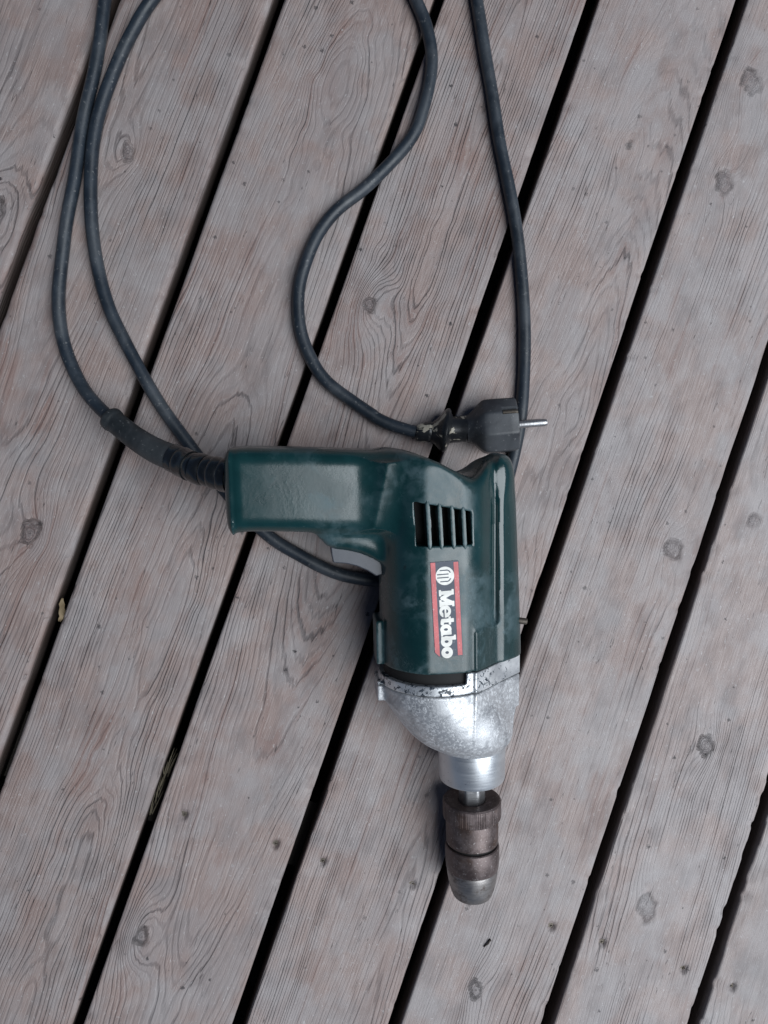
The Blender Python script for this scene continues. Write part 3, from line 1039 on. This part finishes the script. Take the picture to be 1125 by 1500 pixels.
chuck = bpy.data.objects.new('chuck', None); col.objects.link(chuck); chuck.parent = drill
lathe('key_ring', [(37.5, 8.1), (36.6, 9), (36, 15.0), (35.3, 17.2), (35.5, 18.0), (36.4, 18.7), (37.2, 18.7), (46, 18.7), (47, 18.4), (48, 16.6), (48, 6)], CHUCK, chuck, 384, rfun=knurl)
lathe('chuck_body', [(47.8, 6), (47.8, 16.5), (48.4, 16.9), (63.7, 16.8), (64.4, 16.3), (64.6, 6)], CHUCK, chuck, 96)
lathe('groove', [(63.8, 6), (63.8, 15.3), (66.8, 15.3), (66.8, 6)], BLACK, chuck, 64)
lathe('sleeve', [(66, 6), (66, 16.6), (66.6, 17.2), (68.8, 17.5), (74.8, 17.45), (81.4, 17.0), (82, 16.7), (82, 6)], CHUCK, chuck, 96)
lathe('nose', [(81.8, 6), (81.8, 16.4), (83.4, 16.5), (86.8, 16.2), (91.8, 15.4), (96.3, 14.3), (100.4, 12.9), (101.3, 12.3), (101.5, 11.4), (100.4, 6.4), (95.8, 5.8), (95.8, 2)], NOSE, chuck, 96)
for k in range(3):
    an = math.radians(90 + 120 * k)
    jw = lathe('jaw', [(88.8, 0.4), (88.8, 2.6), (100.8, 2.2), (101.2, 0.4)], STEEL, chuck, 12, (3.1 * math.cos(an), 3.1 * math.sin(an)))

# ---- cable boot with tape (world mm -> drill local)
INV = FRR.inverted()


def to_local(p): return INV @ (Vector(p) * MM)


def world_tube(name, path, radii, mat, parent, n=20):
    me = tube_mesh(name, path, radii, n)
    me.transform(INV)
    return link(name, me, mat, parent)


boot_pts = [(-133.5, 62.5, 18.2), (-132.1, 61.2, 19), (-116.1, 49.0, 26), (-101.8, 40.4, 33), (-87.1, 34.2, 39), (-76.4, 29.3, 46), (-66.6, 26.7, 51), (-55.3, 24.1, 55), (-48, 23, 57)]
bp = smooth_path(catmull(boot_pts, 1.0), 20)
sl = np.concatenate([[0], np.cumsum(np.linalg.norm(np.diff(bp, axis=0), axis=1))])
br = np.interp(sl, [0, 0.6, 2.2, 4.5, 6, 20, 40, 56, 62, 75, 100], [6.4, 7.4, 7.8, 7.6, 6.9, 7.2, 7.8, 8.2, 8.4, 8.6, 8.8])
boot = world_tube('cable_sleeve', bp, br, BOOT, drill, 28)
for s0, s1, rr, ph in ((53, 61, 8.75, .0), (59.5, 70, 9.2, 1.0), (69, 74.5, 8.9, 2.0), (73.5, 81, 9.7, .5), (80.2, 86, 9.2, 1.4), (85.2, 92, 9.8, 2.2), (91.3, 98, 10.2, .2)):
    m_ = (sl >= s0) & (sl <= s1)
    seg = bp[m_]; L_ = sl[m_]
    rad = rr + 0.10 * np.sin(L_ * 0.9 + ph * 2) - 0.5 * ((L_ < s0 + 0.6) | (L_ > s1 - 0.6))
    world_tube('tape_wrap', seg, rad, TAPE, boot, 32)

# ---- power cord: one line from the sleeve, round two loops, under the body, to the plug
cord_pts = [(-126, 55.5, 21.5), (-132.5, 61.5, 18.6), (-140, 68, 13.5), (-153.6, 83, 6.2), (-164.8, 108.5, 4.3), (-169.8, 137.5, 4.3), (-166.6, 176.4, 4.3),
            (-160.2, 215.9, 4.3), (-154.4, 255.5, 4.3), (-145.6, 295.4, 4.3), (-142.5, 317.3, 4.3), (-140.4, 335.2, 4.3), (-133, 385, 4.3), (-100, 445, 4.3),
            (-30, 488, 4.3), (45, 475, 4.3), (88, 420, 4.3), (104.3, 348.4, 4.3), (115, 284.2, 4.3), (122, 241.5, 4.3), (130.4, 198.3, 4.3),
            (135.1, 155.4, 4.3), (136.9, 118.4, 4.3), (136.2, 90.7, 4.3), (134.0, 67.5, 4.3), (130.6, 49, 4.3), (126.5, 31.5, 4.3),
            (119, 10, 4.3), (100, -16, 4.3), (72, -36, 4.3), (44, -43, 4.3), (18.3, -40.1, 4.3), (1.2, -34.1, 4.3), (-15.5, -25, 4.3), (-35.6, -12.4, 4.3),
            (-60, 13, 4.3), (-84.6, 44.7, 4.3), (-96.9, 61.6, 4.3), (-113.1, 87.2, 4.3), (-129.6, 118.4, 4.3), (-138.3, 138.2, 4.3), (-147, 176.9, 4.3),
            (-149.2, 216.2, 4.9), (-144.8, 255.9, 5.4), (-131.7, 296, 4.9), (-123.9, 313.8, 4.3), (-110.9, 336.8, 4.3), (-85, 368, 4.3), (-40, 395, 4.3),
            (10, 398, 4.3), (46, 378, 4.3), (63, 346.2, 4.3), (70, 329.5, 4.3), (73.7, 310.4, 4.3), (72.3, 292.9, 4.3), (67.2, 271.6, 4.3), (58.5, 252, 4.3),
            (30.5, 220.7, 4.3), (10.1, 203.7, 4.3), (-2.1, 187.4, 4.3), (-9.3, 170.9, 4.3), (-14.2, 154.9, 4.3), (-15.6, 138.6, 4.3), (-14.2, 122.9, 4.3),
            (-8.4, 106.7, 4.3), (1.6, 90.6, 4.3), (21.4, 75, 5.2), (40.1, 62.9, 6.6), (62, 55.6, 9.6), (72, 54.8, 11.4)]
cp = smooth_path(catmull(cord_pts, 2.0), 12)
_i = np.arange(len(cp))
cp[20:-20, 0] += 1.6 * (fbm(_i[20:-20] / 28.0, 0 * _i[20:-20] + .3, 5, 2) - .5)
cp[20:-20, 1] += 1.6 * (fbm(_i[20:-20] / 28.0, 0 * _i[20:-20] + 4.3, 6, 2) - .5)
cr_ = 4.2 + 0.2 * (vnoise(np.arange(len(cp)) / 9.0, np.zeros(len(cp)) + .5, 3) - .5)
cord = world_tube('power_cord', cp, cr_, CABLE, drill, 20)

# ---- plug: local frame x along the axis
plug_o = Vector((62.5, 55.3, 9.6)) * MM
ax = (Vector((128.0, 60.4, 18.6)) * MM - plug_o).normalized()
sd = Vector((0, 0, 1)).cross(ax).normalized(); upv = ax.cross(sd)
PM = Matrix(((ax.x, sd.x, upv.x, plug_o.x), (ax.y, sd.y, upv.y, plug_o.y), (ax.z, sd.z, upv.z, plug_o.z), (0, 0, 0, 1)))
plug = bpy.data.objects.new('power_plug', None); col.objects.link(plug); plug.parent = drill
plug.matrix_local = INV @ PM
plug['label'] = 'black rubber power plug with two metal prongs'


def relief_r(i, a, r, th):
    # the big collar sits slightly askew
    return np.full_like(th, r)


relief = lathe('strain_relief', [(-0.5, 4.3), (0, 5.2), (1.0, 5.6), (3, 6.2), (8.5, 6.9), (9.4, 6.3), (10.2, 6.3), (10.9, 7.2), (12.5, 8.2), (15.5, 11.4), (17.5, 13.6),
                           (18.8, 14.3), (20.2, 14.2), (21.2, 13.0), (22.0, 10.4), (23.0, 8.9), (26, 8.5), (31, 8.5), (33.5, 9.0)], RELIEF, plug, 64)
sh = Matrix(((1, 0.20, 0, 0), (0, 1, 0, 0), (0, 0, 1, 0), (0, 0, 0, 1)))
relief.data.transform(sh)


def plug_r(i, a, r, th):
    o = th * 1.0
    m_ = (o + math.pi / 8) % (math.pi / 4) - math.pi / 8
    f_ = np.clip((a - 36) / 8, 0, 1)
    flat = 0.935 / np.cos(m_)
    rr = r * (1 - f_ + f_ * np.minimum(1.0, flat))
    if a > 55.5:                                    # earth contact channels
        for c0 in (math.radians(62), math.radians(242)):
            dd = np.abs((th - c0 + math.pi) % (2 * math.pi) - math.pi)
            rr = np.where(dd < math.radians(9), rr - 3.2, rr)
    return rr


pb = [(32.5, 5), (33, 8.6), (35, 9.4), (38, 12.2), (41, 15.6), (43.2, 17.6), (44.5, 18.2), (47, 18.5), (52, 18.5), (55.4, 18.4), (55.6, 18.4), (60, 18.3), (64.2, 18.1), (65.4, 17.5), (65.8, 16.6),
      (65.8, 6), (65.8, 1)]
body = lathe('plug_body', pb, PLUGM, plug, 160, rfun=plug_r, deg=28)
# prongs sit one above the other, a little askew
pa = math.radians(97)
for s in (1, -1):
    lathe('prong', [(65, 0.5), (65, 2.4), (82.6, 2.4), (84.0, 1.9), (84.4, 0.6)], STEEL, plug, 20, (s * 9.5 * math.cos(pa), s * 9.5 * math.sin(pa)))
for c0 in (62, 242):
    an = math.radians(c0)
    e = lathe('earth_contact', [(56.2, 0.3), (56.2, 1.6), (65.6, 1.6), (65.6, 0.3)], SCREWM, plug, 12, (14.6 * math.cos(an), 14.6 * math.sin(an)))

# ------------------------------------------------------------------ bits caught in the gaps
LEAFM = flat_material('dry_leaf', (0.17, 0.125, 0.07), 0.7)
GRASSM = flat_material('dry_grass', (0.17, 0.145, 0.10), 0.75)


def leaf(name, n, t, z, ln, wd, rz, rx, label):
    vs_, fs = [], []
    N = 9
    for i in range(N):
        s = i / (N - 1)
        hw = wd * math.sin(math.pi * (0.06 + 0.9 * s)) ** 0.8 * (1 + 0.25 * math.sin(i * 2.3))
        curl = 2.0 * math.sin(s * 5)
        for q_, zz in ((-1, 1.6), (0, 0), (1, 1.9)):
            vs_.append((q_ * hw, (s - .5) * ln, curl + zz))
    for i in range(N - 1):
        for j in range(2):
            k0 = i * 3 + j
            fs.append((k0, k0 + 1, k0 + 4, k0 + 3))
    me = mesh_py(name, np.array(vs_) * MM, fs, True)
    o = link(name, me, LEAFM)
    so = o.modifiers.new('thick', 'SOLIDIFY'); so.thickness = 0.0003
    x_, y_ = nt_to_world(n, t)
    o.location = (x_ * MM, y_ * MM, z * MM)
    o.rotation_euler = (0, rx, rz)
    tag(o, label, 'leaf')
    return o


leaf('dry_leaf', -141.2, -114, -5.5, 15, 1.9, -THETA + 0.15, 0.7, 'small curled tan dry leaf wedged in the gap at the left edge')
# tuft of dead grass further right
tv, tf = [], []
r2 = random.Random(4)
for i in range(16):
    n0 = -41.4 + r2.uniform(-1.6, 1.6); t0 = -207 + r2.uniform(-22, 14)
    dn, dt, dz_ = r2.uniform(-2.5, 2.5), r2.uniform(8, 20), r2.uniform(-1, 6)
    prev = None
    for j in range(5):
        s = j / 4
        p = np.array([n0 + dn * s, t0 + dt * s, -13 + dz_ * s + 3 * math.sin(s * 3)])
        wv = 0.35 * (1 - s) + 0.08
        b0 = len(tv)
        tv += [p + (wv, 0, 0), p + (0, 0, wv), p - (wv, 0, 0)]
        if prev is not None:
            for a_ in range(3):
                tf.append((prev + a_, prev + (a_ + 1) % 3, b0 + (a_ + 1) % 3, b0 + a_))
        prev = b0
tw = [(*nt_to_world(p[0], p[1]), p[2]) for p in tv]
o = link('dry_grass', mesh_py('dry_grass', np.array(tw) * MM, tf), GRASSM)
tag(o, 'wisps of dry straw-coloured grass caught in a gap between planks', 'grass', kind='stuff')

# a crumb of twig on the boards below the chuck
tp = [(*nt_to_world(200.5 + dx, -236 + dy), 0.5 + z_) for dx, dy, z_ in ((-1.6, -3.0, 0), (-0.9, -1.2, 0.3), (0.2, 0.4, 0.5), (0.5, 2.0, 0.2), (1.4, 3.0, 0))]
tg = link('twig', tube_mesh('twig', catmull(tp, 0.5), np.linspace(0.45, 0.8, len(catmull(tp, 0.5))), 8), flat_material('dark_bark', (0.03, 0.022, 0.018), 0.8))
tag(tg, 'tiny dark curled twig lying on a plank below the chuck', 'twig')
